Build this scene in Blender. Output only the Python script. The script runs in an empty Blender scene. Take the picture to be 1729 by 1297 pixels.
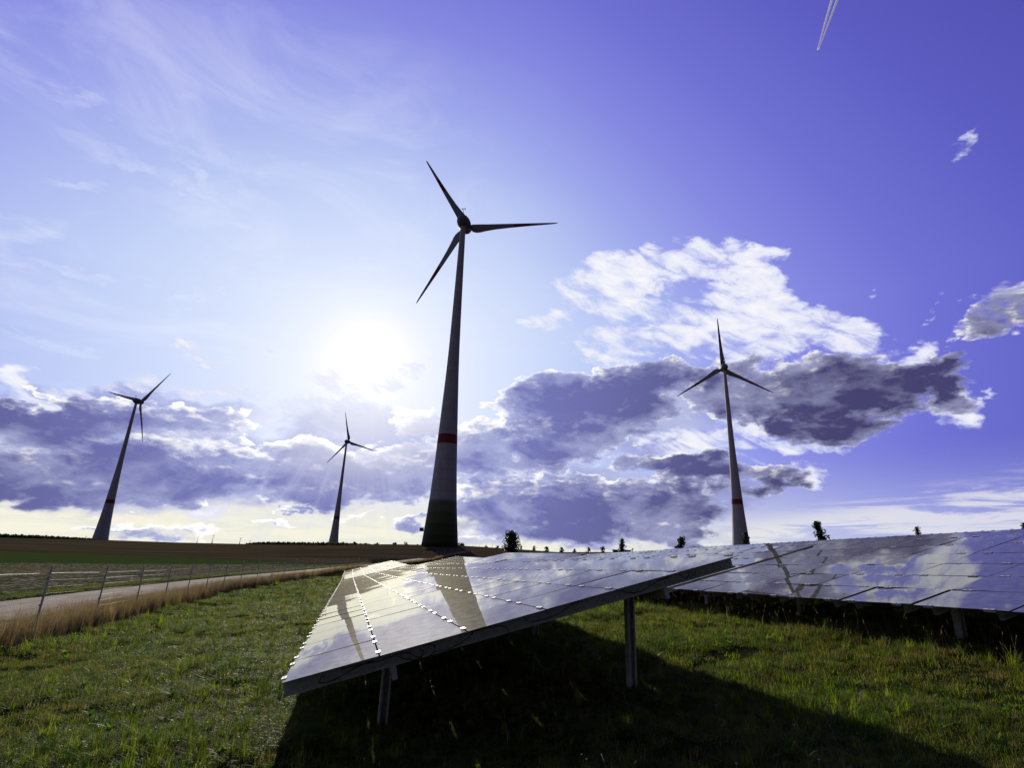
import bpy, bmesh, math, random
import numpy as np
from mathutils import Vector, Matrix
R = math.radians
scene = bpy.context.scene
COL = scene.collection

# ---------------------------------------------------------------- camera
CAMH = 1.72                      # height of the lens above the meadow it stands on
cd = bpy.data.cameras.new('camera')
cd.lens = 18.385; cd.sensor_width = 36.0; cd.clip_start = 0.05; cd.clip_end = 60000
cam = bpy.data.objects.new('camera', cd); COL.objects.link(cam)
cam.matrix_world = Matrix(((0.99935751, -0.03584078, 0.0, 0.0),
                           (-0.01096343, -0.30569612, -0.95206601, 0.0),
                           (0.03412279, 0.95145432, -0.30589265, CAMH),
                           (0, 0, 0, 1)))
scene.camera = cam

# ---------------------------------------------------------------- exposure
scene.view_settings.view_transform = 'Standard'
scene.view_settings.look = 'None'
scene.view_settings.exposure = 0.0
scene.view_settings.gamma = 1.0
scene.cycles.max_bounces = 6
scene.cycles.diffuse_bounces = 2
scene.cycles.glossy_bounces = 3
scene.cycles.transmission_bounces = 3
scene.cycles.transparent_max_bounces = 8
scene.cycles.use_denoising = True
scene.cycles.sample_clamp_indirect = 4.0

# ---------------------------------------------------------------- sun
SUN_AZ, SUN_EL = -16.4, 19.3
def azel(a, e, d=1.0):
    a, e = R(a), R(e)
    return Vector((math.sin(a)*math.cos(e), math.cos(a)*math.cos(e), math.sin(e)))*d
SUN = azel(SUN_AZ, SUN_EL)
ld = bpy.data.lights.new('sun', 'SUN'); ld.energy = 5.0; ld.angle = R(0.5); ld.color = (1.0, 0.93, 0.78)
sun = bpy.data.objects.new('sun', ld); COL.objects.link(sun)
sun.rotation_euler = SUN.to_track_quat('Z', 'Y').to_euler()

# ---------------------------------------------------------------- node helper
class N:
    """A value or colour travelling through a node tree, with arithmetic."""
    def __init__(s, t, sock): s.t, s.s = t, sock
    def _m(s, op, *a, clamp=False):
        n = s.t.nodes.new('ShaderNodeMath'); n.operation = op; n.use_clamp = clamp
        for i, v in enumerate((s,)+a): plug(s.t, n.inputs[i], v)
        return N(s.t, n.outputs[0])
    def __add__(s, o): return s._m('ADD', o)
    def __radd__(s, o): return s._m('ADD', o)
    def __sub__(s, o): return s._m('SUBTRACT', o)
    def __rsub__(s, o): return (s*-1.0)+o
    def __mul__(s, o): return s._m('MULTIPLY', o)
    def __rmul__(s, o): return s._m('MULTIPLY', o)
    def __truediv__(s, o): return s._m('DIVIDE', o)
    def mad(s, a, b): return s._m('MULTIPLY_ADD', a, b)
    def max(s, o): return s._m('MAXIMUM', o)
    def min(s, o): return s._m('MINIMUM', o)
    def pow(s, o): return s._m('POWER', o)
    def f(s, op, *a): return s._m(op, *a)
    def ss(s, a, b, lo=0.0, hi=1.0):
        n = s.t.nodes.new('ShaderNodeMapRange'); n.interpolation_type = 'SMOOTHSTEP'
        plug(s.t, n.inputs[0], s)
        for i, v in zip((1, 2, 3, 4), (a, b, lo, hi)): plug(s.t, n.inputs[i], v)
        return N(s.t, n.outputs[0])
    def lin(s, a, b, lo=0.0, hi=1.0):
        n = s.t.nodes.new('ShaderNodeMapRange')
        plug(s.t, n.inputs[0], s)
        for i, v in zip((1, 2, 3, 4), (a, b, lo, hi)): plug(s.t, n.inputs[i], v)
        return N(s.t, n.outputs[0])
def plug(t, inp, v):
    if isinstance(v, N): t.links.new(v.s, inp)
    elif isinstance(v, (int, float)):
        if inp.type in ('VECTOR',): inp.default_value = (v, v, v)
        elif inp.type == 'RGBA': inp.default_value = (v, v, v, 1)
        else: inp.default_value = v
    else:
        v = tuple(v)
        if inp.type == 'RGBA' and len(v) == 3: v = v+(1.0,)
        inp.default_value = v
def vm(t, op, a, b=None, c=None, out=0, scale=None):
    n = t.nodes.new('ShaderNodeVectorMath'); n.operation = op
    plug(t, n.inputs[0], a)
    if b is not None: plug(t, n.inputs[1], b)
    if c is not None: plug(t, n.inputs[2], c)
    if scale is not None: plug(t, n.inputs['Scale'], scale)
    return N(t, n.outputs[out])
def mix(t, f, a, b, mode='MIX'):
    n = t.nodes.new('ShaderNodeMix'); n.data_type = 'RGBA'; n.blend_type = mode
    plug(t, n.inputs[0], f); plug(t, n.inputs[6], a); plug(t, n.inputs[7], b)
    return N(t, n.outputs[2])
def noise(t, vec, scale, detail=4.0, rough=0.5, dist=0.0, lac=2.0, out=0, dims='3D'):
    n = t.nodes.new('ShaderNodeTexNoise'); n.noise_dimensions = dims
    if vec is not None: plug(t, n.inputs['Vector'], vec)
    for k, v in (('Scale', scale), ('Detail', detail), ('Roughness', rough), ('Distortion', dist), ('Lacunarity', lac)):
        plug(t, n.inputs[k], v)
    return N(t, n.outputs[out])
def voro(t, vec, scale, detail=0.0, rough=0.5, feature='F1', rnd=1.0, out='Distance'):
    n = t.nodes.new('ShaderNodeTexVoronoi'); n.feature = feature
    plug(t, n.inputs['Vector'], vec); plug(t, n.inputs['Scale'], scale)
    plug(t, n.inputs['Randomness'], rnd)
    if 'Detail' in n.inputs and n.inputs['Detail'].enabled: plug(t, n.inputs['Detail'], detail); plug(t, n.inputs['Roughness'], rough)
    return N(t, n.outputs[out])
def ramp(t, f, stops, interp='LINEAR'):
    n = t.nodes.new('ShaderNodeValToRGB'); n.color_ramp.interpolation = interp
    e = n.color_ramp.elements
    while len(e) > 1: e.remove(e[-1])
    e[0].position = stops[0][0]; e[0].color = tuple(stops[0][1])+(1,)
    for p, c in stops[1:]:
        k = e.new(p); k.color = tuple(c)+(1,)
    plug(t, n.inputs[0], f)
    return N(t, n.outputs[0])
def combine(t, x, y, z):
    n = t.nodes.new('ShaderNodeCombineXYZ')
    for i, v in enumerate((x, y, z)): plug(t, n.inputs[i], v)
    return N(t, n.outputs[0])
def separate(t, v):
    n = t.nodes.new('ShaderNodeSeparateXYZ'); plug(t, n.inputs[0], v)
    return [N(t, o) for o in n.outputs]
def srgb(r, g, b):
    return tuple((c/255/12.92 if c/255 <= .04045 else ((c/255+.055)/1.055)**2.4) for c in (r, g, b))
# ---------------------------------------------------------------- sky
# clouds as (azimuth, elevation, half width, half height, lean, density), degrees of the compass and above the horizon
VEIL=[
(5.87,5.74,14.42,4.7,-2.14,0.9),(-34.47,6.57,17.02,4.73,5.32,0.9),(-16.45,9,10.62,5.23,2.78,0.9),(15.53,14.5,7.78,5.01,-2.63,0.6),(19.82,6.5,7.12,2.95,5.29,0.7),(5.88,1.8,15.29,1.32,1.55,0.6),(-37.48,10.33,12.58,2.07,8.92,0.7)]
DARK=[
(-41.95,8.75,7.77,2.18,9.45,0.9),(-32.88,10.02,8.11,2.17,5.34,0.8),(-38.38,5.09,10.22,3.07,5.41,1),(-30.74,6.46,7.62,3.57,10.32,1),(-42.82,3.41,4.36,1.6,4.5,0.8),(-22.11,7.9,5.44,2.97,14.53,0.9),(-16.22,7.19,9.25,3.35,3.04,1),(-11.24,12.55,2.56,1.91,22.06,0.7),(-18.32,5.25,7.74,1.3,3.35,1),(-10.76,7.55,5.69,3.12,2.06,1),(-30.17,3.54,1.92,1.06,1.37,0.5),(-21.98,3.44,1.53,0.57,2.65,0.6),(-2.65,10.51,7.21,3.21,11.15,0.9),(4.48,15.88,7.3,3.89,13.31,1),(13.07,16.46,6.89,3.93,2.01,1),(5.84,12.04,9.62,3.21,7.48,1),(17.61,18.15,4.28,2.48,-4.16,0.8),(1.33,8.75,6.46,1.91,6.12,0.6),(24.66,16.42,5.95,3.86,-5.7,0.9),(31.08,15.76,7.9,3.72,-7.69,1.1),(37.29,15.48,5.06,2.62,6.33,1.1),(31.25,13.21,6.02,2.24,-9.27,0.9),(40.82,15.94,2.48,1.94,26.53,0.9),(41.42,14.81,2.49,2.1,41.19,0.6),(15.92,10.02,5.32,1.72,2.06,0.9),(7.78,10.15,3.82,1.27,0.42,0.4),(-0.46,4.93,7.59,2.99,1.6,1),(7.75,5.17,7.3,3.41,-3.48,1),(15.67,5.01,7.38,3.61,1.36,1),(19.95,8.28,5.04,2.38,4.88,0.8),(26.51,7.84,4.99,1.48,-1.56,0.5),(5.88,3,12.59,2.07,1.37,1),(17.3,2.98,5.03,1.98,1.82,0.9),(-0.37,2.49,4.38,1.52,1.85,0.5),(45.75,19.09,2.94,1.8,-4.59,0.34),(48.36,19.54,2.93,2.65,-39.94,0.4),(-8.45,2.49,3.71,1.32,1.93,0.6),(-22.28,1.85,2.16,0.45,2.6,0.5),(-35.41,0.89,3.87,0.44,2.91,0.5),(-33.59,0.24,7.88,0.79,2.41,0.3),(-14.55,3.1,3.58,0.59,2.65,0.3)]
WHITE=[
(12.16,29.07,7.42,2.76,7.03,0.8),(21.65,29.35,5.54,2.65,2.91,0.9),(26.96,26.78,5.17,3.07,-35.14,1),(14.78,25.81,7.15,2.45,-5.77,0.7),(28.21,22.79,7.9,2.82,-25.96,1),(21.07,22.81,7.09,2.71,-7.49,0.8),(33.37,21.07,5.37,2.14,-33.59,0.8),(2.95,24.89,4.93,1.4,4.06,0.55),(24.5,20.62,7.18,1.78,-7.76,0.7),(13.28,22.15,5.84,1.88,-3.97,0.6),(-32.06,16.92,2.85,1,-5.28,0.8),(-34.39,17.24,0.97,0.65,13.9,0.6),(46.69,33.59,2.29,0.42,11.28,0.34),(45.38,33.58,1.01,0.48,33.87,0.28),(36.9,24.89,0.86,0.37,2.21,0.6),(43.03,22.07,0.73,0.39,10.06,0.45),(41.74,20.88,0.69,0.43,32.58,0.45),(26.88,29.96,0.61,0.56,-28.44,0.5),(43.18,13.76,1.1,0.29,-9.6,0.35),(-24.79,17.44,1.73,0.3,9.4,0.35),(-7.97,20.18,1.36,0.51,4.24,0.4),(-10.92,19.28,1.67,0.45,5.11,0.4),(-44.67,10.87,1.8,1.24,66.43,0.6),(-40.22,11.36,6.45,0.8,11.18,0.5),(11.89,20.62,3.94,0.95,-2.72,0.4),(-19.47,13.62,7.44,1.53,5.76,0.4),(26.88,11.26,7.41,1.44,-3.92,0.7),(41.07,12.85,2.29,1.7,56.78,0.6),(39.52,18.16,2.55,1.01,13.1,0.6),(2.64,8.15,6.43,1.26,10.88,0.6),(18.44,11.93,5.21,1.53,-2.15,0.5),(19.87,7.09,5.1,1.28,14.71,0.7),(12.64,4.07,4.82,0.95,15.67,0.5),(-39.76,7.64,2.8,0.7,21.63,0.6),(-33.52,8.56,4.27,0.65,19.5,0.5),(-41.39,3.32,2.63,0.91,-2.4,0.5),(-28.02,2.35,3.48,0.87,8.62,0.5),(-14.96,17.27,5.21,1.89,5.41,0.3),(23.65,11.72,6.37,2.97,-2.9,0.4),(30.08,8,1.93,1.37,2.61,0.5),(-23.96,12.45,7.02,1.19,17.36,0.5),(-32.12,13.5,7.89,0.89,9.48,0.5),(-19.05,10.6,2.38,1.52,3.81,0.4)]
CIRRUS=[
(-40.22,30.9,8.67,0.7,-0.22,0.5),(-33.9,31.12,4.86,0.66,-17.59,0.6),(-44.27,28.62,2.6,0.47,13.05,0.5),(-42.46,35.03,10.24,0.76,3.01,0.4),(-39.68,37.8,3.26,1.14,23.37,0.4),(-34.2,20.95,3.29,0.5,75,0.5),(-47.57,23.11,2.29,1.34,27.57,0.5),(-43.37,20.78,5.56,0.39,9.15,0.5),(-17.81,28.73,2.72,1.49,9.08,0.3),(-28.01,36.79,2.55,0.32,7.15,0.3),(-42.82,26.69,1.76,0.29,16.88,0.4),(-30.18,30.05,3.48,0.56,-3.8,0.4),(-46.34,15.98,0.93,0.13,-21.08,0.4),(-43.45,14.88,3.14,0.39,2.5,0.35)]

world = bpy.data.worlds.new('World'); scene.world = world; world.use_nodes = True
def build_sky():
    t = world.node_tree; t.nodes.clear()
    tc = t.nodes.new('ShaderNodeTexCoord')
    d = vm(t, 'NORMALIZE', N(t, tc.outputs['Generated']))
    x, y, z = separate(t, d)
    DEG = 180/math.pi
    az = x.f('ARCTAN2', y)*DEG
    el = z.f('ARCSINE')*DEG
    th = vm(t, 'DOT_PRODUCT', d, tuple(SUN), out=1).f('ARCCOSINE')*DEG
    # clear sky: physical sky tinted, over the measured fall-off away from the sun
    sk = t.nodes.new('ShaderNodeTexSky'); sk.sky_type = 'NISHITA'; sk.sun_disc = False
    sk.sun_elevation = R(SUN_EL); sk.sun_rotation = R(SUN_AZ) % (2*math.pi); sk.dust_density = 1.5; sk.ozone_density = 3.0
    nish = vm(t, 'MULTIPLY', N(t, sk.outputs[0]), (0.05, 0.045, 0.075))
    ta = (th + (el-24.0).max(0.0)*0.62 + (az-0.0).max(0.0)*0.14)
    clear = ramp(t, ta/100.0, [
        (0.0, (1.35, 1.35, 1.3)), (0.02, (1.02, 1.03, 1.03)), (0.038, (0.89, 0.935, 1.0)), (0.068, srgb(233, 243, 255)), (0.13, srgb(219, 233, 255)),
        (0.23, srgb(202, 218, 254)), (0.31, srgb(183, 198, 249)), (0.39, srgb(162, 172, 243)), (0.49, srgb(138, 142, 233)),
        (0.60, srgb(115, 116, 218)), (0.72, srgb(96, 95, 200)), (0.86, srgb(78, 76, 176)), (1.0, srgb(62, 61, 146))])
    clear = mix(t, 0.12, clear, nish)
    clear = mix(t, th.ss(75.0, 125.0)*0.75, clear, (0.050, 0.050, 0.052))
    # pale air near the horizon
    hz = el.ss(11.0, 0.0)
    hcol = mix(t, az.ss(5.0, 40.0), srgb(236, 236, 220), srgb(188, 198, 236))
    hcol = mix(t, th.ss(60.0, 110.0), hcol, srgb(90, 95, 150))
    clear = mix(t, hz*az.ss(20.0, 50.0, 0.95, 0.7), clear, hcol)
    # noises, in directions, flattened so that clouds lie down
    p = vm(t, 'MULTIPLY', d, (1.0, 1.0, 2.15))
    wn = noise(t, p, 7.0, 3.0, 0.55, out=1)
    wv = vm(t, 'SUBTRACT', wn, (0.5, 0.5, 0.5))
    Q = combine(t, az, el, 1.0)
    Qw = vm(t, 'MULTIPLY_ADD', wv, (9.0, 5.0, 0.0), Q)
    wn2 = noise(t, p, 24.0, 4.0, 0.6, out=1)
    Qw = vm(t, 'MULTIPLY_ADD', vm(t, 'SUBTRACT', wn2, (0.5, 0.5, 0.5)), (4.5, 3.0, 0.0), Qw)
    def field(q, blobs, k=1.0):
        acc = None
        for a, e, ra, re, rot, st in blobs:
            c, s = math.cos(R(rot)), math.sin(R(rot))
            k1 = (c/ra, s/ra, -(a*c+e*s)/ra); k2 = (-s/re, c/re, -(-a*s+e*c)/re)
            d1 = vm(t, 'DOT_PRODUCT', q, k1, out=1); d2 = vm(t, 'DOT_PRODUCT', q, k2, out=1)
            v = d1.mad(d1, d2*d2).mad(-st*k, st*k)
            acc = v if acc is None else acc.max(v)
        return acc.max(-0.6)
    # unit step towards the sun, on the dome and in degrees
    sd = vm(t, 'NORMALIZE', vm(t, 'SUBTRACT', tuple(SUN), d))
    qd = vm(t, 'NORMALIZE', vm(t, 'SUBTRACT', (SUN_AZ, SUN_EL+12.0, 1.0), Q))
    pw = vm(t, 'MULTIPLY_ADD', wv, (0.06, 0.06, 0.06), p)
    pw1 = vm(t, 'MULTIPLY_ADD', sd, (0.012, 0.012, 0.022), pw)
    n0 = noise(t, pw, 5.5, 12.0, 0.63, 0.1)
    m0 = noise(t, pw, 9.0, 7.0, 0.6); m1 = noise(t, pw1, 9.0, 7.0, 0.6)
    v0 = voro(t, pw, 15.0, 4.0, 0.6); v1 = voro(t, pw1, 15.0, 4.0, 0.6)
    big = noise(t, vm(t, 'ADD', p, (3.1, 1.7, 0.4)), 4.2, 4.0, 0.5, 0.3)
    # --- white altocumulus and wisps
    wf = field(Qw, WHITE)
    cr, sr = math.cos(R(-24)), math.sin(R(-24))
    qx = vm(t, 'DOT_PRODUCT', Q, (cr*0.16, sr*0.16, 0), out=1); qy = vm(t, 'DOT_PRODUCT', Q, (-sr*0.42, cr*0.42, 0), out=1)
    wn1 = noise(t, combine(t, qx, qy, 0.0), 1.6, 8.0, 0.62, 0.5)
    wD = (wf*0.8).min(0.42) + (n0-0.5)*1.3 + (wn1-0.5)*1.9 + 0.02
    wA = wD.ss(0.02, 0.52)*wf.ss(-0.35, 0.15)
    # --- cirrus veils
    cf = field(Qw, CIRRUS)
    cn = noise(t, vm(t, 'MULTIPLY', Q, (0.10, 0.32, 1.0)), 1.0, 6.0, 0.6, 1.2)
    cA = cf.ss(-0.5, 0.5)*cn.ss(0.34, 0.85)*0.45
    veil = noise(t, vm(t, 'MULTIPLY', Q, (0.05, 0.14, 1.0)), 1.0, 5.0, 0.6, 0.9)
    cA = cA.max(veil.ss(0.42, 0.75)*az.ss(12.0, -25.0)*el.ss(54.0, 38.0)*0.28)
    # --- low streaks
    sn = noise(t, vm(t, 'MULTIPLY', Q, (0.085, 0.85, 1.0)), 1.0, 8.0, 0.66, 0.6)
    top = az.lin(20.0, 50.0, 3.0, 8.2)
    sA = sn.ss(0.42, 0.56)*((el-top)*-1.0).ss(-1.0, 1.6)*el.ss(-1.0, 0.5)*0.82*az.ss(60.0, 48.0)
    # --- grey-blue veil behind the cumulus
    hf = field(Qw, VEIL)
    hA = ((hf + (n0-0.5)*1.3).ss(-0.1, 0.5))*0.85
    hc = mix(t, th.ss(15.0, 50.0), srgb(160, 166, 220), srgb(140, 146, 204))
    hc = mix(t, th.ss(14.0, 3.0)*0.8, hc, (1.0, 1.0, 1.0))
    hc = mix(t, big.ss(0.55, 0.35)*0.6, hc, srgb(205, 212, 236))
    # --- cumulus
    df = field(Qw, DARK)
    df1 = field(vm(t, 'MULTIPLY_ADD', qd, (0.6, 0.6, 0.0), Qw), DARK)
    D = (df*1.2).min(0.80) + (n0-0.5)*2.1 + (0.54-v0)*0.30 + 0.14
    lit = (df-df1)*1.7 + (m0-m1)*4.5 + (v1-v0)*1.2*D.ss(0.8, 0.2) + 0.02
    A = D.ss(0.0, lit.lin(-0.4, 0.5, 0.55, 0.17))
    thick = D.lin(0.0, 1.0)*big.ss(0.36, 0.56, 0.62, 1.05) + (m0-0.5)*0.75*D.ss(0.1, 0.5)
    thick = thick*df.ss(-0.2, 0.4, 0.6, 1.0)*th.ss(16.0, 50.0, 1.02, 1.42)
    far = th.ss(12.0, 50.0)
    dcol = mix(t, far, srgb(118, 122, 186), srgb(70, 67, 112))
    mcol = mix(t, far, srgb(180, 187, 228), srgb(158, 160, 196))
    rim = mix(t, far, (1.2, 1.18, 1.12), (0.95, 0.94, 0.97))
    lowglow = el.ss(8.0, 0.5)
    dcol = mix(t, lowglow*0.06, dcol, srgb(160, 168, 208))
    mcol = mix(t, lowglow*0.06, mcol, srgb(214, 216, 220))
    rim = mix(t, lowglow*0.06, rim, (1.0, 0.96, 0.82))
    cc = mix(t, thick.ss(0.02, 0.34), mix(t, lit.ss(-0.35, 0.25), mix(t, 0.35, mcol, rim), rim), mcol)
    cc = mix(t, thick.lin(0.22, 0.88), cc, dcol)
    cc = mix(t, (lit.ss(0.12, 1.0)*thick.ss(1.0, 0.35))*0.85, cc, rim)
    cc = mix(t, lit.ss(0.15, 1.1)*0.22, cc, rim)
    cc = mix(t, lit.ss(-0.05, -0.8)*0.6, cc, dcol)
    cc = mix(t, th.ss(17.0, 3.0)*0.85, cc, (1.2, 1.2, 1.2))
    # beams fanning down from the sun across the low cloud
    fan = (az-SUN_AZ).f('ARCTAN2', (el-SUN_EL)*-1.0)
    bn = noise(t, combine(t, fan*9.0, 0.0, 3.0), 1.0, 3.0, 0.6)
    beam = bn.ss(0.42, 0.72)*th.ss(30.0, 12.0)*th.ss(4.0, 8.0)*el.ss(17.0, 12.0)
    # --- compose
    c = mix(t, cA, clear, (0.95, 0.98, 1.05))
    c = mix(t, sA, c, mix(t, az.ss(-10.0, 50.0), srgb(250, 246, 226), srgb(226, 226, 236)))
    wcol = mix(t, wD.ss(0.25, 0.9), srgb(224, 228, 250), (1.0, 0.99, 0.98))
    c = mix(t, hA, c, hc)
    c = mix(t, wA*0.93, c, wcol)
    c = mix(t, A, c, cc)
    c = mix(t, beam*0.28, c, srgb(205, 210, 240))
    glow = th.ss(8.0, 0.0); glow2 = (th*(-1/1.15)).f('EXPONENT')
    c = mix(t, glow*0.06, c, (1.5, 1.5, 1.45))
    c = mix(t, (glow2*0.8).min(1.0), c, (2.2, 2.15, 2.0))
    # below the horizon: plain dark land
    c = mix(t, el.ss(-1.0, -4.0), c, (0.03, 0.03, 0.02))
    bg = t.nodes.new('ShaderNodeBackground'); plug(t, bg.inputs[0], c); bg.inputs[1].default_value = 1.0
    o = t.nodes.new('ShaderNodeOutputWorld'); t.links.new(bg.outputs[0], o.inputs[0])
build_sky()
world.cycles.sampling_method = 'MANUAL'; world.cycles.sample_map_resolution = 512
# ---------------------------------------------------------------- lie of the land (z = 0 at the photographer's feet)
RH = Vector((-0.27010, 0.96283)); UH = Vector((0.96283, 0.27010))      # along and across the rows of solar tables
E_AZ = [-180, -60, -42.6, -37.2, -30.8, -23.5, -17.4, -12.5, -9.0, -5.0, -1.5, 4.0, 10.7, 20, 45, 180]
E_EL = [-.30, -.30, -.25, -.21, -.22, -.12, 0.05, 0.08, 0.0, 0.05, 0.02, 0.10, 0.32, 0.6, 0.9, 0.5]
def sstep(x, a, b):
    t = np.clip((x-a)/(b-a), 0, 1); return t*t*(3-2*t)
def softcap(x, c, w):            # min(x, c) with a rounded knee
    return c - w*np.logaddexp(0, (c-x)/w) if False else -w*np.logaddexp(-x/w, -c/w)
def ground(x, y, bumps=True):
    x = np.asarray(x, float); y = np.asarray(y, float)
    r = x*RH[0]+y*RH[1]; u = x*UH[0]+y*UH[1]
    d = np.hypot(x, y); a = np.degrees(np.arctan2(x, y))
    rr = np.maximum(r, -30); wl = sstep(-u, 2.5, 9.0)
    zr = -0.0346*(softcap(rr, 56, 6)*(1-wl)+softcap(rr, 40, 6)*wl)
    zu = 0.0875*(-softcap(-softcap(u, 42, 5), 7.0, 0.6))
    near = zr+zu
    e = np.tan(np.radians(np.interp(a, E_AZ, E_EL)))
    crest = CAMH+e*470
    far = crest+(d-470)*(e-0.0002)
    dip = -2.35+0.03*np.clip(a+15, -20, 60)
    mid = dip+(crest-dip)*sstep(d, 95, 470)**0.9
    farz = np.where(d > 470, far, mid)
    bump = np.exp(-(((x+23.3)/46)**2+((y-200)/30)**2)/2)
    farz = farz+bump*4.4*sstep(d, 110, 165)
    near = near-0.30*np.exp(-(((r-5.6)/3.6)**2+((u-3.2)/4.2)**2)/2)
    w = sstep(d, 62, 120)
    z = near*(1-w)+farz*w
    if bumps:
        k = np.clip(1-d/70, 0, 1)
        z = z+k*(0.025*np.sin(x*2.1+1.3*np.sin(y*1.7))+0.025*np.sin(y*2.6+x*0.9+2*np.sin(x*.7)))
    return z
def gz(x, y): return float(ground(x, y))

# ---------------------------------------------------------------- materials
def mat(name, fn):
    m = bpy.data.materials.new(name); m.use_nodes = True; t = m.node_tree; t.nodes.clear()
    o = t.nodes.new('ShaderNodeOutputMaterial'); s = fn(t)
    t.links.new(s if not isinstance(s, N) else s.s, o.inputs[0]); return m
def principled(t, col, rough=0.6, metal=0.0, spec=0.5, normal=None, **kw):
    n = t.nodes.new('ShaderNodeBsdfPrincipled')
    plug(t, n.inputs['Base Color'], col); plug(t, n.inputs['Roughness'], rough); plug(t, n.inputs['Metallic'], metal)
    plug(t, n.inputs['Specular IOR Level'], spec)
    for k, v in kw.items(): plug(t, n.inputs[k.replace('_', ' ')], v)
    if normal is not None: plug(t, n.inputs['Normal'], normal)
    return n.outputs[0]
def bump(t, h, strength=0.3, dist=0.02):
    n = t.nodes.new('ShaderNodeBump'); plug(t, n.inputs['Height'], h); n.inputs['Strength'].default_value = strength; n.inputs['Distance'].default_value = dist
    return N(t, n.outputs[0])
def wpos(t): return N(t, t.nodes.new('ShaderNodeNewGeometry').outputs['Position'])
def opos(t): return N(t, t.nodes.new('ShaderNodeTexCoord').outputs['Object'])
def attr(t, name, out='Fac'):
    n = t.nodes.new('ShaderNodeAttribute'); n.attribute_name = name; return N(t, n.outputs[out])

def m_ground(t):
    p = wpos(t)
    pf = vm(t, 'MULTIPLY', p, (1, 1, 0))
    n1 = noise(t, pf, 0.35, 6, 0.6); n2 = noise(t, pf, 7.0, 5, 0.65); n3 = noise(t, pf, 0.03, 4, 0.5)
    meadow = mix(t, n1.ss(0.35, 0.65), (0.012, 0.020, 0.004), (0.026, 0.024, 0.009))
    meadow = mix(t, n2.ss(0.35, 0.7)*0.6, meadow, (0.010, 0.013, 0.004))
    # stubble: straw flecks over thin green
    fl = voro(t, vm(t, 'MULTIPLY', pf, (2.6, 1.7, 0)), 1.0, out='Distance'); fc = noise(t, pf, 0.35, 5, 0.75)
    fleck = fl.ss(0.50, 0.28)*fc.ss(0.40, 0.54)*0.9
    res = mix(t, n1.ss(0.4, 0.62), (0.046, 0.062, 0.018), (0.068, 0.058, 0.032))
    res = mix(t, fleck, res, (0.34, 0.29, 0.20))
    green = mix(t, n1.ss(0.3, 0.7), (0.030, 0.062, 0.013), (0.045, 0.060, 0.018))
    strip = noise(t, vm(t, 'MULTIPLY', pf, (0.014, 0.16, 0)), 1.0, 6, 0.7)
    brown = mix(t, strip.ss(0.38, 0.64), (0.044, 0.034, 0.018), (0.072, 0.058, 0.032))
    brown = mix(t, n3.ss(0.52, 0.66)*0.6, brown, (0.036, 0.040, 0.016))
    c = mix(t, attr(t, 'residue'), meadow, res)
    c = mix(t, attr(t, 'green'), c, green)
    c = mix(t, attr(t, 'plough'), c, brown)
    h = n2*0.7 + noise(t, pf, 30.0, 3, 0.6)*0.3
    return principled(t, c, 1.0, spec=0.0, normal=bump(t, h, 0.6, 0.05))
def m_road(t):
    p = vm(t, 'MULTIPLY', wpos(t), (1, 1, 0))
    n1 = noise(t, p, 0.6, 6, 0.6); n2 = noise(t, p, 25.0, 4, 0.6)
    c = mix(t, n1.ss(0.35, 0.7), (0.27, 0.23, 0.16), (0.38, 0.33, 0.235))
    c = mix(t, n2.ss(0.45, 0.75)*0.5, c, (0.2, 0.18, 0.14))
    return principled(t, c, 0.95, spec=0.05, normal=bump(t, n2, 0.4, 0.01))
M_GROUND = mat('ground_cover', m_ground); M_ROAD = mat('gravel_track', m_road)

# ---------------------------------------------------------------- mesh helpers
def link(o, parent=None):
    COL.objects.link(o)
    if parent is not None: o.parent = parent
    return o
def from_pydata(name, verts, faces, material, parent=None, smooth=False):
    me = bpy.data.meshes.new(name); me.from_pydata([tuple(v) for v in verts], [], [tuple(f) for f in faces]); me.update()
    if material is not None: me.materials.append(material)
    if smooth: me.polygons.foreach_set('use_smooth', [True]*len(me.polygons))
    return link(bpy.data.objects.new(name, me), parent)
def empty(name, loc=(0, 0, 0), label=None, cat=None, group=None, matrix=None):
    o = bpy.data.objects.new(name, None); COL.objects.link(o); o.empty_display_size = 0.2
    if matrix is not None: o.matrix_world = matrix
    else: o.location = loc
    tag(o, label, cat, group); return o
def tag(o, label=None, cat=None, group=None, kind=None):
    if label: o['label'] = label
    if cat: o['category'] = cat
    if group: o['group'] = group
    if kind: o['kind'] = kind
    return o
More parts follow.
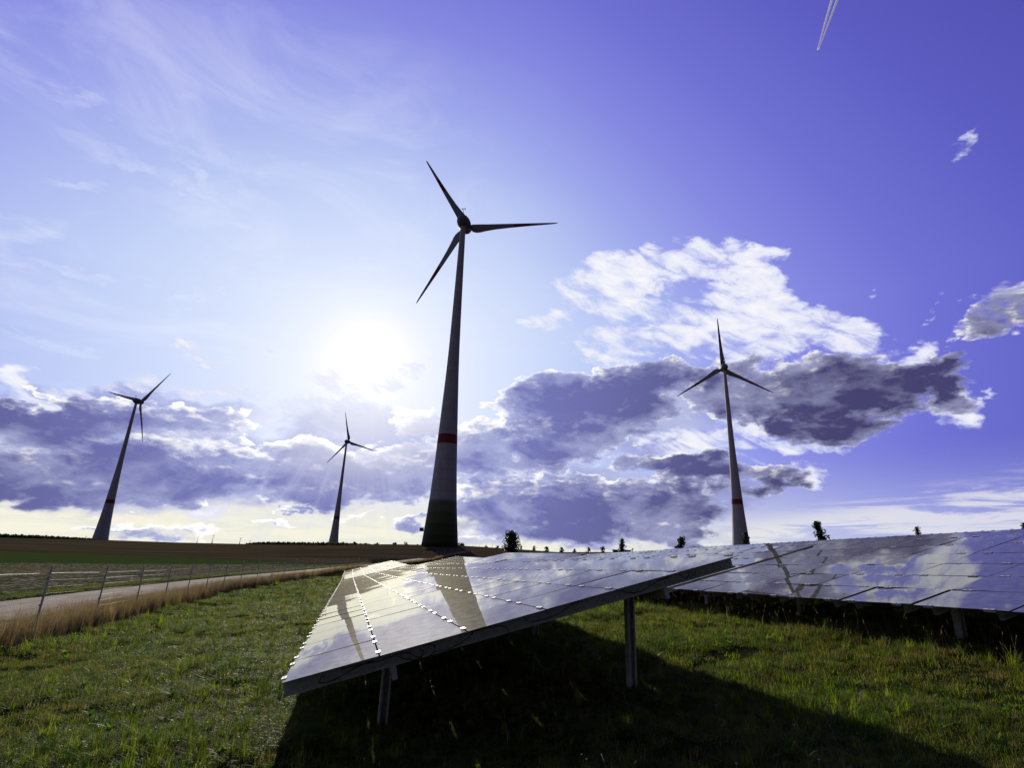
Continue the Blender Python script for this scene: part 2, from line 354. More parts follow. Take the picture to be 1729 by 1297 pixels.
class MB:
    """Collects boxes, bars and tubes into one mesh."""
    def __init__(s): s.v, s.f = [], []
    def add(s, vs, fs):
        b = len(s.v); s.v += [tuple(v) for v in vs]; s.f += [tuple(i+b for i in f) for f in fs]
    def box(s, x0, x1, y0, y1, z0, z1):
        s.add([(x, y, z) for z in (z0, z1) for y in (y0, y1) for x in (x0, x1)],
              [(0, 2, 3, 1), (4, 5, 7, 6), (0, 1, 5, 4), (2, 6, 7, 3), (0, 4, 6, 2), (1, 3, 7, 5)])
    def tube(s, pts, rad, n=6, cap=True):
        pts = [Vector(p) for p in pts]
        rads = rad if isinstance(rad, (list, tuple)) else [rad]*len(pts)
        base = len(s.v); up = Vector((0.13, 0.21, 0.97))
        for i, p in enumerate(pts):
            d = (pts[min(i+1, len(pts)-1)]-pts[max(i-1, 0)]).normalized()
            if abs(d.dot(up)) > 0.97: a = d.cross(Vector((1, 0.1, 0))).normalized()
            else: a = d.cross(up).normalized()
            b = d.cross(a)
            for k in range(n):
                t = 2*math.pi*k/n; s.v.append(tuple(p+(a*math.cos(t)+b*math.sin(t))*rads[i]))
        for i in range(len(pts)-1):
            for k in range(n):
                q = base+i*n; s.f.append((q+k, q+(k+1) % n, q+n+(k+1) % n, q+n+k))
        if cap:
            s.f.append(tuple(base+k for k in range(n))[::-1]); e = base+(len(pts)-1)*n; s.f.append(tuple(e+k for k in range(n)))
    def lathe(s, prof, n=32, M=None):
        """prof: (radius, height) pairs round the z axis."""
        base = len(s.v)
        for r_, h in prof:
            for k in range(n):
                t = 2*math.pi*k/n; p = Vector((r_*math.cos(t), r_*math.sin(t), h)); s.v.append(tuple(M @ p if M else p))
        for i in range(len(prof)-1):
            for k in range(n):
                q = base+i*n; s.f.append((q+k, q+(k+1) % n, q+n+(k+1) % n, q+n+k))
        s.f.append(tuple(base+k for k in range(n))[::-1]); e = base+(len(prof)-1)*n; s.f.append(tuple(e+k for k in range(n)))
    def build(s, name, material, parent=None, smooth=False):
        return from_pydata(name, s.v, s.f, material, parent, smooth)

# ---------------------------------------------------------------- ground sheet
def build_ground():
    D = np.concatenate([np.linspace(0.6, 12, 58)[:-1], np.geomspace(12, 470, 150)[:-1], np.geomspace(470, 14000, 34)])
    A = np.radians(np.concatenate([np.arange(-62, 62, 0.5), np.arange(62, 298, 4.0)]))
    X = D[:, None]*np.sin(A); Y = D[:, None]*np.cos(A); Z = ground(X, Y)
    nd, na = X.shape
    V = np.stack([X, Y, Z], -1).reshape(-1, 3); V = np.vstack([V, [[0, 0, 0]]])
    F = []
    for i in range(nd-1):
        for k in range(na):
            a = i*na+k; b = i*na+(k+1) % na; F.append((a, a+na, b+na, b))
    F += [(nd*na, k, (k+1) % na) for k in range(na)]
    o = from_pydata('ground', V, F, M_GROUND, smooth=True); tag(o, kind='structure')
    a = np.degrees(np.arctan2(V[:, 0], V[:, 1])); d = np.hypot(V[:, 0], V[:, 1])
    rx = np.interp(V[:, 1], [p[1] for p in ROAD], [p[0] for p in ROAD])
    left = (V[:, 0] < rx-6.0)
    plough = np.where((d > np.interp(a, [-60, -42, -38, -31, -24, -16, 0], [195, 182, 178, 163, 142, 128, 150])), 1.0, 0)
    plough = np.where(a > -14, np.where(d > 150, 1.0, 0), plough)
    green = ((d > 126) & (d < 200) & (a < -14)).astype(float)*(1-plough)
    res = (left & (d <= 126) & (V[:, 1] > -10) & (a < -10)).astype(float)
    for nm, val in (('plough', plough), ('green', green), ('residue', res)):
        at = o.data.attributes.new(nm, 'FLOAT', 'POINT'); at.data.foreach_set('value', val.astype(np.float32))
ROAD = [(-13.5, -10), (-17, 5), (-20, 15), (-23, 25), (-25.8, 36), (-27.6, 48), (-28.6, 62), (-29.8, 78), (-31.4, 95), (-31.0, 112), (-26.8, 138), (-22.5, 150)]
ROADW = [3.2, 3.2, 3.2, 3.2, 3.2, 3.2, 3.1, 3.0, 2.8, 2.8, 2.6, 2.0]
def spline(P, n=8):
    out = []
    for i in range(len(P)-1):
        p0, p1, p2, p3 = (np.array(P[max(0, min(len(P)-1, i+k))], float) for k in (-1, 0, 1, 2))
        for s_ in range(n):
            t = s_/n; out.append(0.5*(2*p1+(p2-p0)*t+(2*p0-5*p1+4*p2-p3)*t*t+(3*p1-p0-3*p2+p3)*t**3))
    out.append(np.array(P[-1], float)); return out
build_ground()
def build_road():
    c = spline(ROAD); w = np.interp(np.linspace(0, len(ROADW)-1, len(c)), range(len(ROADW)), ROADW)
    V, F = [], []; m = 7
    for i, p in enumerate(c):
        d = c[min(i+1, len(c)-1)]-c[max(i-1, 0)]; d /= np.hypot(*d); nrm = np.array([d[1], -d[0]])
        for k in range(m):
            s_ = (k/(m-1)*2-1); q = p+nrm*w[i]*s_; V.append((q[0], q[1], gz(*q)+0.05+0.03*(1-s_*s_)-(0.12 if k in (0, m-1) else 0)))
    for i in range(len(c)-1):
        for k in range(m-1): a = i*m+k; F.append((a, a+1, a+m+1, a+m))
    tag(from_pydata('farm_track', V, F, M_ROAD, smooth=True), kind='structure')
build_road()
# ---------------------------------------------------------------- wind turbines
def m_tower(t):
    p = opos(t); x, y, z = separate(t, p)
    n = noise(t, vm(t, 'MULTIPLY', p, (0.6, 0.6, 0.12)), 1.0, 5, 0.6)
    c = mix(t, n.ss(0.3, 0.75), (0.30, 0.295, 0.25), (0.37, 0.36, 0.31))
    ring = (z*(1/3.8)).f('FRACT').ss(0.0, 0.02)*(z*(1/3.8)).f('FRACT').ss(1.0, 0.98)
    c = mix(t, ring, (0.14, 0.14, 0.12), c)
    g = ramp(t, z/16.0, [(0.0, (0.034, 0.040, 0.014)), (0.24, (0.050, 0.062, 0.020)), (0.48, (0.072, 0.088, 0.030)), (0.72, (0.105, 0.122, 0.055)), (0.95, (0.17, 0.18, 0.12))], 'CONSTANT')
    c = mix(t, z.ss(15.9, 15.95), g, c)
    band = z.ss(36.2, 36.25)*z.ss(39.8, 39.75)
    c = mix(t, band, c, (0.17, 0.038, 0.020))
    return principled(t, c, 0.7, spec=0.1)
def m_tower_plain(t):
    p = opos(t); x, y, z = separate(t, p)
    n = noise(t, vm(t, 'MULTIPLY', p, (0.6, 0.6, 0.12)), 1.0, 5, 0.6)
    c = mix(t, n.ss(0.3, 0.75), (0.30, 0.295, 0.25), (0.37, 0.36, 0.31))
    c = mix(t, z.ss(33.2, 33.25)*z.ss(37.0, 36.95), c, (0.17, 0.038, 0.020))
    return principled(t, c, 0.7, spec=0.1)
def m_blade(t):
    z = separate(t, opos(t))[2]
    b = z.ss(21.0, 21.05)*z.ss(28.1, 28.05) + z.ss(35.2, 35.25)
    return principled(t, mix(t, b.min(1.0), (0.20, 0.20, 0.20), (0.18, 0.018, 0.012)), 0.6, spec=0.15)
M_TOWER = mat('tower_green_foot', m_tower); M_TOWER2 = mat('tower_grey', m_tower_plain); M_BLADE = mat('blade_paint', m_blade)
M_NAC = mat('nacelle_shell', lambda t: principled(t, mix(t, noise(t, opos(t), 0.8, 4).ss(0.3, 0.7), (0.12, 0.12, 0.12), (0.16, 0.16, 0.155)), 0.6, spec=0.15))
M_DARKMETAL = mat('dark_metal', lambda t: principled(t, mix(t, noise(t, opos(t), 6.0, 4).ss(0.3, 0.7), (0.06, 0.06, 0.06), (0.10, 0.10, 0.10)), 0.5, 0.6))

def blade_mesh(L=40.0):
    # span, chord, how far the leading edge lies ahead of the axis, thickness
    S = [(0.9, 1.9, .95, 1.9), (2.0, 2.0, 1.0, 1.85), (3.2, 3.3, 1.15, 1.5), (4.8, 3.75, 1.15, 1.15), (6.5, 3.65, 1.1, .95), (9, 3.1, 1.0, .72),
         (13, 2.5, .9, .55), (18, 2.05, .8, .42), (24, 1.6, .65, .31), (30, 1.2, .5, .22), (35, .9, .38, .15), (38.3, .62, .26, .10), (39.6, .36, .14, .06), (40, .1, .04, .03)]
    m = MB(); n = 14; base = 0
    for s_, c, le, th in S:
        s_ = s_*L/40; tw = R(14*(1-s_/L)**2)
        for k in range(n):
            a = 2*math.pi*k/n; q = (1-math.cos(a))/2     # 0 at leading edge, 1 trailing
            xx = -le+c*q; yy = math.sin(a)*th/2*(1.0 if c < 2.05 and s_ < 2.5 else (1-q)**0.45*1.25)
            # x clockwise side (trailing), y along the rotor axis
            m.v.append((xx*math.cos(tw)-yy*math.sin(tw), xx*math.sin(tw)+yy*math.cos(tw), s_))
    for i in range(len(S)-1):
        for k in range(n): q = i*n+k; m.f.append((q, q+(k+1-n if k == n-1 else 1), q+n+(k+1-n if k == n-1 else 1), q+n))
    m.f.append(tuple(range(n))[::-1]); e = (len(S)-1)*n; m.f.append(tuple(e+k for k in range(n)))
    return m
def turbine(hub, yaw, phase, rad, label, green=False, group='wind turbines turned the same way', detail=True, base_drop=0.0):
    """hub: centre of the rotor; yaw: compass bearing the rotor faces (away from the viewer)."""
    hub = Vector(hub); y = R(yaw); tl = R(5)
    ax = Vector((math.sin(y)*math.cos(tl), math.cos(y)*math.cos(tl), math.sin(tl)))
    hh = Vector((math.cos(y), -math.sin(y), 0)); vv = -ax.cross(hh) if (-ax.cross(hh)).z > 0 else ax.cross(hh)
    foot = hub-Vector((ax.x, ax.y, 0)).normalized()*4.6
    gzb = gz(foot.x, foot.y)-0.3-base_drop; foot.z = gzb
    root = empty('wind_turbine', foot, label, 'wind turbine', group)
    H = hub.z-gzb-1.2; k = H/132.0
    prof = [(6.55, 0), (6.30, 1.5), (5.95, 5), (5.35, 11), (4.85, 17), (4.15, 28), (3.56, 40), (3.0, 52), (2.5, 63), (2.12, 74), (1.85, 86), (1.6, 100), (1.35, 115), (1.12, 130), (1.1, 132)]
    nn = 48 if detail else 10
    m = MB(); m.lathe([(r_, h*k) for r_, h in prof], nn); m.build('tower', M_TOWER if green else M_TOWER2, root, True)
    # rotor frame -> local to foot
    Fr = Matrix((hh, ax, vv)).transposed().to_4x4(); Fr.translation = hub-foot
    # nacelle: an egg lying along the axis
    Rz = Matrix.Rotation(R(-90), 4, 'X')     # lathe z -> +y (axis)
    pr = [(0.25, -8.8), (1.15, -8.4), (1.95, -7.5), (2.5, -6.2), (2.8, -4.6), (2.85, -3.2), (2.8, -2.2), (2.6, -1.5)]
    m = MB(); m.lathe(pr, 32 if detail else 10, Rz); o = m.build('nacelle', M_NAC, root, True); o.matrix_local = Fr
    pr = [(2.4, -1.45), (2.4, -0.6), (2.3, 0.9), (2.2, 2.0), (1.5, 2.9), (0.7, 3.3), (0.1, 3.4)]
    m = MB(); m.lathe(pr, 32 if detail else 10, Rz); o = m.build('rotor_hub', M_NAC, root, True); o.matrix_local = Fr
    if detail:
        m = MB(); m.tube([(0.5, -7.0, 2.6), (0.5, -7.0, 4.9)], 0.09); m.tube([(-0.1, -7.0, 4.6), (1.1, -7.0, 4.6)], 0.07); m.box(-0.3, 0.05, -7.15, -6.85, 4.5, 5.0); m.box(0.95, 1.3, -7.15, -6.85, 4.5, 5.0)
        o = m.build('anemometer_mast', M_DARKMETAL, root); o.matrix_local = Fr
    global BLADE_ME
    if 'BLADE_ME' not in globals():
        b = blade_mesh(); me = bpy.data.meshes.new('blade'); me.from_pydata(b.v, [], b.f); me.update(); me.materials.append(M_BLADE)
        me.polygons.foreach_set('use_smooth', [True]*len(me.polygons)); BLADE_ME = me
    for i in range(3):
        f = R(phase+120*i); dr = hh*math.cos(f)+vv*math.sin(f); cw = hh*math.sin(f)-vv*math.cos(f)
        o = link(bpy.data.objects.new('blade', BLADE_ME), root)
        Mx = Matrix((cw, cw.cross(dr)*-1, dr)).transposed()
        if Mx.determinant() < 0: Mx = Matrix((cw, cw.cross(dr), dr)).transposed()
        s_ = rad/40.0; Mx = Mx.to_4x4() @ Matrix.Diagonal((s_, s_, s_, 1)); Mx.translation = hub-foot
        o.matrix_local = Mx
    if green:
        m = MB(); m.box(-7.4, -6.0, -0.7, 0.7, 4.9, 5.1); m.box(-7.45, -7.35, -0.7, 0.7, 5.1, 6.1); m.box(-7.4, -6.0, -0.72, -0.66, 5.1, 6.1)
        m.build('service_landing', M_DARKMETAL, root)
    return root
T1 = turbine((-22.65, 196.93, 134.41+CAMH), 8.2, 119.9, 40.2, 'tallest wind turbine with dark green foot and one orange ring, just behind the solar tables', True)
turbine((-375.0, 513.6, 131.8+CAMH), 9.9, 44.9, 41.9, 'leaning-looking wind turbine over the ploughed field, alone at the far end of the fence side')
turbine((-224.8, 721.6, 138.4+CAMH), 15.4, -17.7, 43.7, 'smaller wind turbine with red ring standing beyond the hedge, below the sun')
turbine((164.9, 385.8, 142.8+CAMH), 6.8, -28.0, 42.1, 'wind turbine seen straight from behind, before the dark cloud above the blue solar tables')
def far_turbine(az_, el_, dist, ph, yaw, label):
    p = azel(az_, el_, dist); p.z += CAMH
    return turbine(p, yaw, ph, 41, label, group='tiny wind turbines on the skyline', detail=False)
far_turbine(-29.32, 0.30, 9000, 92, 65, 'tiny distant wind turbine seen nearly edge-on, first of the row on the skyline')
far_turbine(-28.12, 0.48, 7000, 60, 20, 'largest of the tiny distant wind turbines, one blade up towards the cloud')
far_turbine(-25.85, 0.33, 7600, 28, 10, 'tiny distant wind turbine with two blades spread in a V above the field')
far_turbine(-25.00, 0.14, 8500, 40, 20, 'tiny distant wind turbine half sunk behind the hedge end')
far_turbine(-37.40, 0.03, 8500, 75, 70, 'tiny distant wind turbine tip beside the foot of the leaning-looking turbine')
# ---------------------------------------------------------------- solar tables
VU = Vector((0.93205374, 0.27016072, 0.24143118)); VR = Vector((-0.26995139, 0.96225209, -0.03459998)); VN = Vector((-0.24166522, -0.03292564, 0.96980092))
MW, ML = 0.991, 1.406; PU, PR_ = 1.0095, 1.4305      # module size, and pitch up the slope / along the row
def m_glass(t):
    p = opos(t)
    n = noise(t, p, 1.6, 2, 0.5); dust = noise(t, p, 5.0, 6, 0.65)
    df = t.nodes.new('ShaderNodeBsdfDiffuse'); plug(t, df.inputs[0], mix(t, dust.ss(0.35, 0.7), (0.03, 0.029, 0.026), (0.11, 0.10, 0.078)))
    gl = t.nodes.new('ShaderNodeBsdfGlossy'); gl.inputs['Roughness'].default_value = 0.02; gl.inputs['Color'].default_value = (0.97, 0.98, 0.93, 1); plug(t, gl.inputs['Normal'], bump(t, n, 0.03, 0.01))
    g2 = t.nodes.new('ShaderNodeBsdfGlossy'); g2.inputs['Roughness'].default_value = 0.55; g2.inputs['Color'].default_value = (0.95, 0.92, 0.80, 1)
    fr = t.nodes.new('ShaderNodeFresnel'); fr.inputs[0].default_value = 1.52
    m = t.nodes.new('ShaderNodeMixShader'); plug(t, m.inputs[0], N(t, fr.outputs[0])); t.links.new(df.outputs[0], m.inputs[1]); t.links.new(gl.outputs[0], m.inputs[2])
    m2 = t.nodes.new('ShaderNodeMixShader'); plug(t, m2.inputs[0], dust.lin(0.3, 0.7, 0.014, 0.026)); t.links.new(m.outputs[0], m2.inputs[1]); t.links.new(g2.outputs[0], m2.inputs[2])
    return m2.outputs[0]
M_GLASS = mat('thin_film_glass', m_glass)
M_ALU = mat('clamp_aluminium', lambda t: principled(t, mix(t, noise(t, opos(t), 20.0, 3).ss(0.3, 0.7), (0.34, 0.34, 0.33), (0.44, 0.44, 0.43)), 0.5, 0.2))
M_STEEL = mat('galvanised_steel', lambda t: principled(t, mix(t, voro(t, opos(t), 14.0).ss(0.1, 0.6), (0.30, 0.30, 0.24), (0.42, 0.42, 0.34)), noise(t, opos(t), 4.0, 4).lin(0.3, 0.7, 0.55, 0.75), 0.1))
M_CABLE = mat('black_cable', lambda t: principled(t, mix(t, noise(t, opos(t), 8.0, 2), (0.012, 0.012, 0.012), (0.02, 0.02, 0.02)), 0.5))
rng = random.Random(7)
def shared(name, mb, material, smooth=False):
    me = bpy.data.meshes.new(name); me.from_pydata(mb.v, [], mb.f); me.update(); me.materials.append(material)
    return me
_m = MB(); _m.box(-MW/2, MW/2, -ML/2, ML/2, -0.0035, 0.0035); ME_MODULE = shared('module', _m, M_GLASS)
_m = MB(); _m.box(-0.026, 0.026, -0.075, 0.075, 0.004, 0.013); _m.box(-0.007, 0.007, -0.08, 0.08, -0.03, 0.004); _m.box(-0.007, 0.007, -0.007, 0.007, 0.013, 0.019)
ME_CLAMP = shared('clamp', _m, M_ALU)
def frame(d, u0, r0, rdir=None):
    """matrix of a table: x up the slope, y along the row, z out of the glass; origin at the low near corner."""
    Rv = rdir or VR; Nv = VU.cross(Rv).normalized(); U_ = Rv.cross(Nv)
    M = Matrix((U_, Rv, Nv)).transposed().to_4x4()
    o = VU*u0+VR*r0-VN*d; M.translation = o+Vector((0, 0, CAMH)); return M
def c_rail(m, y, x0, x1, z1, h=0.15, w=0.05, th=0.004, side=1):
    """C-shaped rail running up the slope at y, open towards -y."""
    m.box(x0, x1, y, y+th*side if side > 0 else y, z1-h, z1) if side > 0 else m.box(x0, x1, y-th, y, z1-h, z1)
    a, b = (y-w, y) if side > 0 else (y, y+w)
    m.box(x0, x1, a, b, z1-th, z1-0.0005); m.box(x0, x1, a, b, z1-h, z1-h+th)
    e = a if side > 0 else b-th
    m.box(x0, x1, e, e+th, z1-0.025, z1-th); m.box(x0, x1, e, e+th, z1-h+th, z1-h+0.025)
def solar_table(M, ncol, label, nrow=6, full=16, simple=False, clamps_full=True, group='rows of tilted solar tables', tilt=0.16, post0=1.3, step=4.45):
    root = empty('solar_table', label=label, cat='solar table', group=group, matrix=M)
    W = nrow*PU; Ly = ncol*PR_
    glass = MB(); cl = MB(); extra = []
    for j in range(ncol):
        for i in range(nrow):
            cx_, cy_ = (i+0.5)*PU, (j+0.5)*PR_
            rx, ry = R(rng.gauss(0, tilt)), R(rng.gauss(0, tilt*0.8))
            ML_ = Matrix.Translation((cx_, cy_, rng.uniform(-0.0015, 0.0015))) @ Matrix.Rotation(rx, 4, 'X') @ Matrix.Rotation(ry, 4, 'Y')
            if j < full and not simple:
                o = link(bpy.data.objects.new('module', ME_MODULE), root); o.matrix_local = ML_
                if clamps_full:
                    for yy in (-0.45, 0.45):
                        c = link(bpy.data.objects.new('clamp', ME_CLAMP), o); c.matrix_parent_inverse = Matrix()
                        c.matrix_local = ML_.inverted() @ Matrix.Translation(((i+1)*PU, cy_+yy, 0.0015))
                    if i == 0:
                        for yy in (-0.45, 0.45):
                            c = link(bpy.data.objects.new('clamp', ME_CLAMP), o); c.matrix_local = ML_.inverted() @ Matrix.Translation((0.008, cy_+yy, 0.0015))
                    continue
            else:
                b = len(glass.v)
                for z in (-0.0035, 0.0035):
                    for y in (-ML/2, ML/2):
                        for x in (-MW/2, MW/2): glass.v.append(tuple(ML_ @ Vector((x, y, z))))
                glass.f += [tuple(q+b for q in f) for f in [(0, 2, 3, 1), (4, 5, 7, 6), (0, 1, 5, 4), (2, 6, 7, 3), (0, 4, 6, 2), (1, 3, 7, 5)]]
            for yy in (-0.45, 0.45):
                for xx in ((i+1)*PU,) + ((0.008,) if i == 0 else ()):
                    cl.box(xx-0.026, xx+0.026, cy_+yy-0.08, cy_+yy+0.08, 0.005, 0.019)
    if glass.v:
        o = glass.build('module_field', M_GLASS, root); tag(o, kind='stuff')
    if cl.v:
        o = cl.build('clamp_rows', M_ALU, root); tag(o, kind='stuff')
    zb = -0.022
    for j in range(ncol):
        for yy in (-0.45, 0.45):
            if simple and yy > 0: continue
            if len(extra) >= 64: break
            m = MB(); c_rail(m, (j+0.5)*PR_+yy+(0.0 if yy < 0 else 0.05), -0.01 if not extra else 0.14, W+0.02, zb, side=1)
            extra.append(m.build('rail', M_STEEL, root))
    zp = zb-0.152
    pos_u = (1.15, 4.85)
    for xu in pos_u:
        m = MB(); m.box(xu-0.03, xu+0.03, 0.2, Ly-0.2, zp-0.14, zp); m.build('purlin', M_STEEL, root)
    # posts are plumb and stand in the ground
    Mi = M.inverted(); y = post0; up = (Mi.to_3x3() @ Vector((0, 0, 1))).normalized()
    while y < Ly:
        for xu in pos_u:
            top = M @ Vector((xu, y, zp-0.10)); g = gz(top.x, top.y)-0.25
            m = MB(); h = top.z-g
            hd = Vector((VR.x, VR.y, 0)).normalized(); sd = Vector((hd.y, -hd.x, 0))
            def pb(a0, a1, b0, b1, z0, z1):
                vs = []
                for z in (z0, z1):
                    for b_ in (b0, b1):
                        for a_ in (a0, a1): vs.append(Mi @ (Vector((top.x, top.y, z))+sd*a_+hd*b_))
                m.add(vs, [(0, 2, 3, 1), (4, 5, 7, 6), (0, 1, 5, 4), (2, 6, 7, 3), (0, 4, 6, 2), (1, 3, 7, 5)])
            pb(-0.056, 0.056, 0.055, 0.06, g, top.z+0.04); pb(-0.06, -0.054, -0.06, 0.06, g, top.z+0.04); pb(0.054, 0.06, -0.06, 0.06, g, top.z+0.04)
            pb(-0.054, -0.035, -0.06, -0.055, g, top.z+0.04); pb(0.035, 0.054, -0.06, -0.055, g, top.z+0.04)
            m.build('post', M_STEEL, root)
        y += step
    return root
# the table at the front, and those behind it
tabA = solar_table(frame(1.0, -0.81, 6.61), 32, 'large front solar table, cables along its open end, tower reflections in pale glass', full=16)
def cable(root, pts, rad=0.0055):
    m = MB(); P_ = spline([tuple(p) for p in pts], 6); m.tube(P_, rad, 5); return m.build('cable', M_CABLE, root, True)
y0 = 0.09
for pts in ([(0.42, y0, -.045), (0.36, y0, -.10), (0.5, y0, -.12), (0.75, y0, -.06), (0.95, y0, -.035)],
            [(0.60, y0, -.03), (1.0, y0, -.055), (1.3, y0, -.05), (1.42, y0, -.13), (1.52, y0, -.16), (1.62, y0, -.12), (1.62, y0, -.05), (1.5, y0, -.03)],
            [(1.2, y0, -.06), (1.3, y0-.02, -.12), (1.42, y0, -.15), (1.5, y0, -.1), (1.45, y0, -.05)],
            [(1.62, y0, -.13), (1.8, y0, -.14), (2.0, y0, -.09), (2.1, y0, -.04)],
            [(2.0, y0, -.03), (2.35, y0, -.035), (2.5, y0, -.08), (2.52, y0, -.16), (2.50, y0+.05, -.19)],
            [(2.75, y0, -.03), (2.80, y0, -.09), (2.95, y0, -.11), (3.2, y0, -.10), (3.4, y0, -.04), (3.55, y0, -.025)],
            [(4.1, y0, -.03), (4.2, y0, -.08), (4.4, y0, -.11), (4.7, y0, -.05), (4.9, y0, -.03)],
            [(5.05, y0, -.03), (5.1, y0, -.09), (5.17, y0, -.10), (5.22, y0, -.04), (5.28, y0, -.1), (5.34, y0, -.03)]):
    cable(tabA, pts)
RFLAT = Vector((-0.26995, 0.96283, -0.008)).normalized()
solar_table(frame(0.98, -0.81, 52.9, RFLAT), 17, 'second solar table of the front row, starting where the big front one ends downhill', full=0, simple=True)
solar_table(frame(2.535, 8.67, -2.85), 12, 'blue-violet solar table behind the front one, zigzag reflection of a tower in its glass', full=12, tilt=0.42, post0=3.15, step=3.5)
solar_table(frame(2.535, 8.67, 14.62), 26, 'solar table behind the front one, whose low edge starts under the front table corner', full=16, clamps_full=False, tilt=0.25, post0=3.2, step=3.5)
solar_table(frame(2.50, 8.67, 52.6, RFLAT), 20, 'far end table of the second row, cut by the reflection of the tallest tower', full=0, simple=True)
solar_table(frame(4.02, 18.15, 3.0), 36, 'solar table of the third row, only its top edge showing above the second row', full=0, simple=True)
solar_table(frame(3.95, 18.15, 55.0, RFLAT), 22, 'distant solar table of the third row, near the big dark tree', full=0, simple=True)
solar_table(frame(5.52, 27.62, 3.0), 36, 'solar table of the fourth row, a thin line along the top of the panels', full=0, simple=True)
# ---------------------------------------------------------------- fence
FENCE = [(-3.0, -21), (-8.3, -3), (-14.2, 17.5), (-20.7, 40), (-23.3, 56.5), (-26.0, 84), (-27.3, 104.5), (-25.9, 122), (-21.9, 138), (-16.8, 155), (-10.8, 169), (-4, 183)]
def build_fence():
    c = spline(FENCE, 12); s = [0]
    for a, b in zip(c, c[1:]): s.append(s[-1]+np.hypot(*(b-a)))
    s = np.array(s); cx_ = np.array([p[0] for p in c]); cy_ = np.array([p[1] for p in c])
    s0 = float(np.interp(17.5, cy_, s)); sp = 4.35
    ks = [s0+sp*k for k in range(-8, 42) if 0 < s0+sp*k < s[-1]]
    root = empty('mesh_fence', (-14.2, 17.5, gz(-14.2, 17.5)), 'grey metal double-wire mesh fence running along the farm track', 'fence')
    off = Vector(root.location)
    pts = []
    for q in ks:
        x, y = float(np.interp(q, s, cx_)), float(np.interp(q, s, cy_)); z = gz(x, y)
        j = rng.uniform(-0.03, 0.05); pts.append(Vector((x, y, z)))
        m = MB(); m.box(-0.03, 0.03, -0.02, 0.02, -0.3, 2.12+j); m.box(-0.034, 0.034, -0.024, 0.024, 2.12+j, 2.14+j)
        for h in (0.25, 0.95, 1.75): m.box(-0.045, 0.04, 0.021, 0.045, h, h+0.05)
        o = m.build('fence_post', M_STEEL, root); o.location = Vector((x, y, z))-off
        d = np.array([np.interp(q+1, s, cx_)-x, np.interp(q+1, s, cy_)-y]); o.rotation_euler = (R(rng.uniform(-.6, .6)), R(rng.uniform(-.8, .8)), math.atan2(-d[0], d[1])+math.pi/2)
    for a, b in zip(pts, pts[1:]):
        m = MB(); n = max(2, int((b-a).length/0.10)); far = a.length > 70
        for h in ((0.1, 0.3, 0.5, 0.7, 0.9, 1.1, 1.3, 1.5, 1.7, 1.9) if not far else (0.3, 0.7, 1.1, 1.5, 1.85)):
            mid = (a+b)/2; m.tube([a+Vector((0, 0, h))-off, mid+Vector((0, 0, h+rng.uniform(-.01, .01)))-off, b+Vector((0, 0, h))-off], 0.0042 if not far else 0.006, 4, False)
        if not far:
            for k in range(1, n):
                p = a.lerp(b, k/n)-off; m.tube([p+Vector((0, 0, 0.05)), p+Vector((0, 0, 1.95))], 0.0022, 3, False)
        m.build('wire_panel', M_WIRE, root)
M_WIRE = mat('galvanised_wire', lambda t: principled(t, mix(t, noise(t, opos(t), 5.0, 2), (0.28, 0.28, 0.27), (0.36, 0.36, 0.34)), 0.5, 0.5))
build_fence()
# ---------------------------------------------------------------- trees
def leaf_mat(t, c0, c1, trans=0.35, scale=1.2):
    n = noise(t, wpos(t), scale, 3, 0.6)
    c = mix(t, n.ss(0.35, 0.65), c0, c1)
    d = principled(t, c, 0.55, spec=0.25)
    tr = t.nodes.new('ShaderNodeBsdfTranslucent'); plug(t, tr.inputs[0], mix(t, 1.0, c, (1.25, 1.35, 0.6), 'MULTIPLY'))
    m = t.nodes.new('ShaderNodeMixShader'); m.inputs[0].default_value = trans
    t.links.new(d, m.inputs[1]); t.links.new(tr.outputs[0], m.inputs[2]); return m.outputs[0]
M_LEAF = mat('leaf', lambda t: leaf_mat(t, (0.020, 0.032, 0.010), (0.045, 0.055, 0.016)))
M_BARK = mat('bark', lambda t: principled(t, mix(t, noise(t, opos(t), 9.0, 4).ss(0.3, 0.7), (0.035, 0.028, 0.02), (0.07, 0.055, 0.04)), 0.9, spec=0.1))

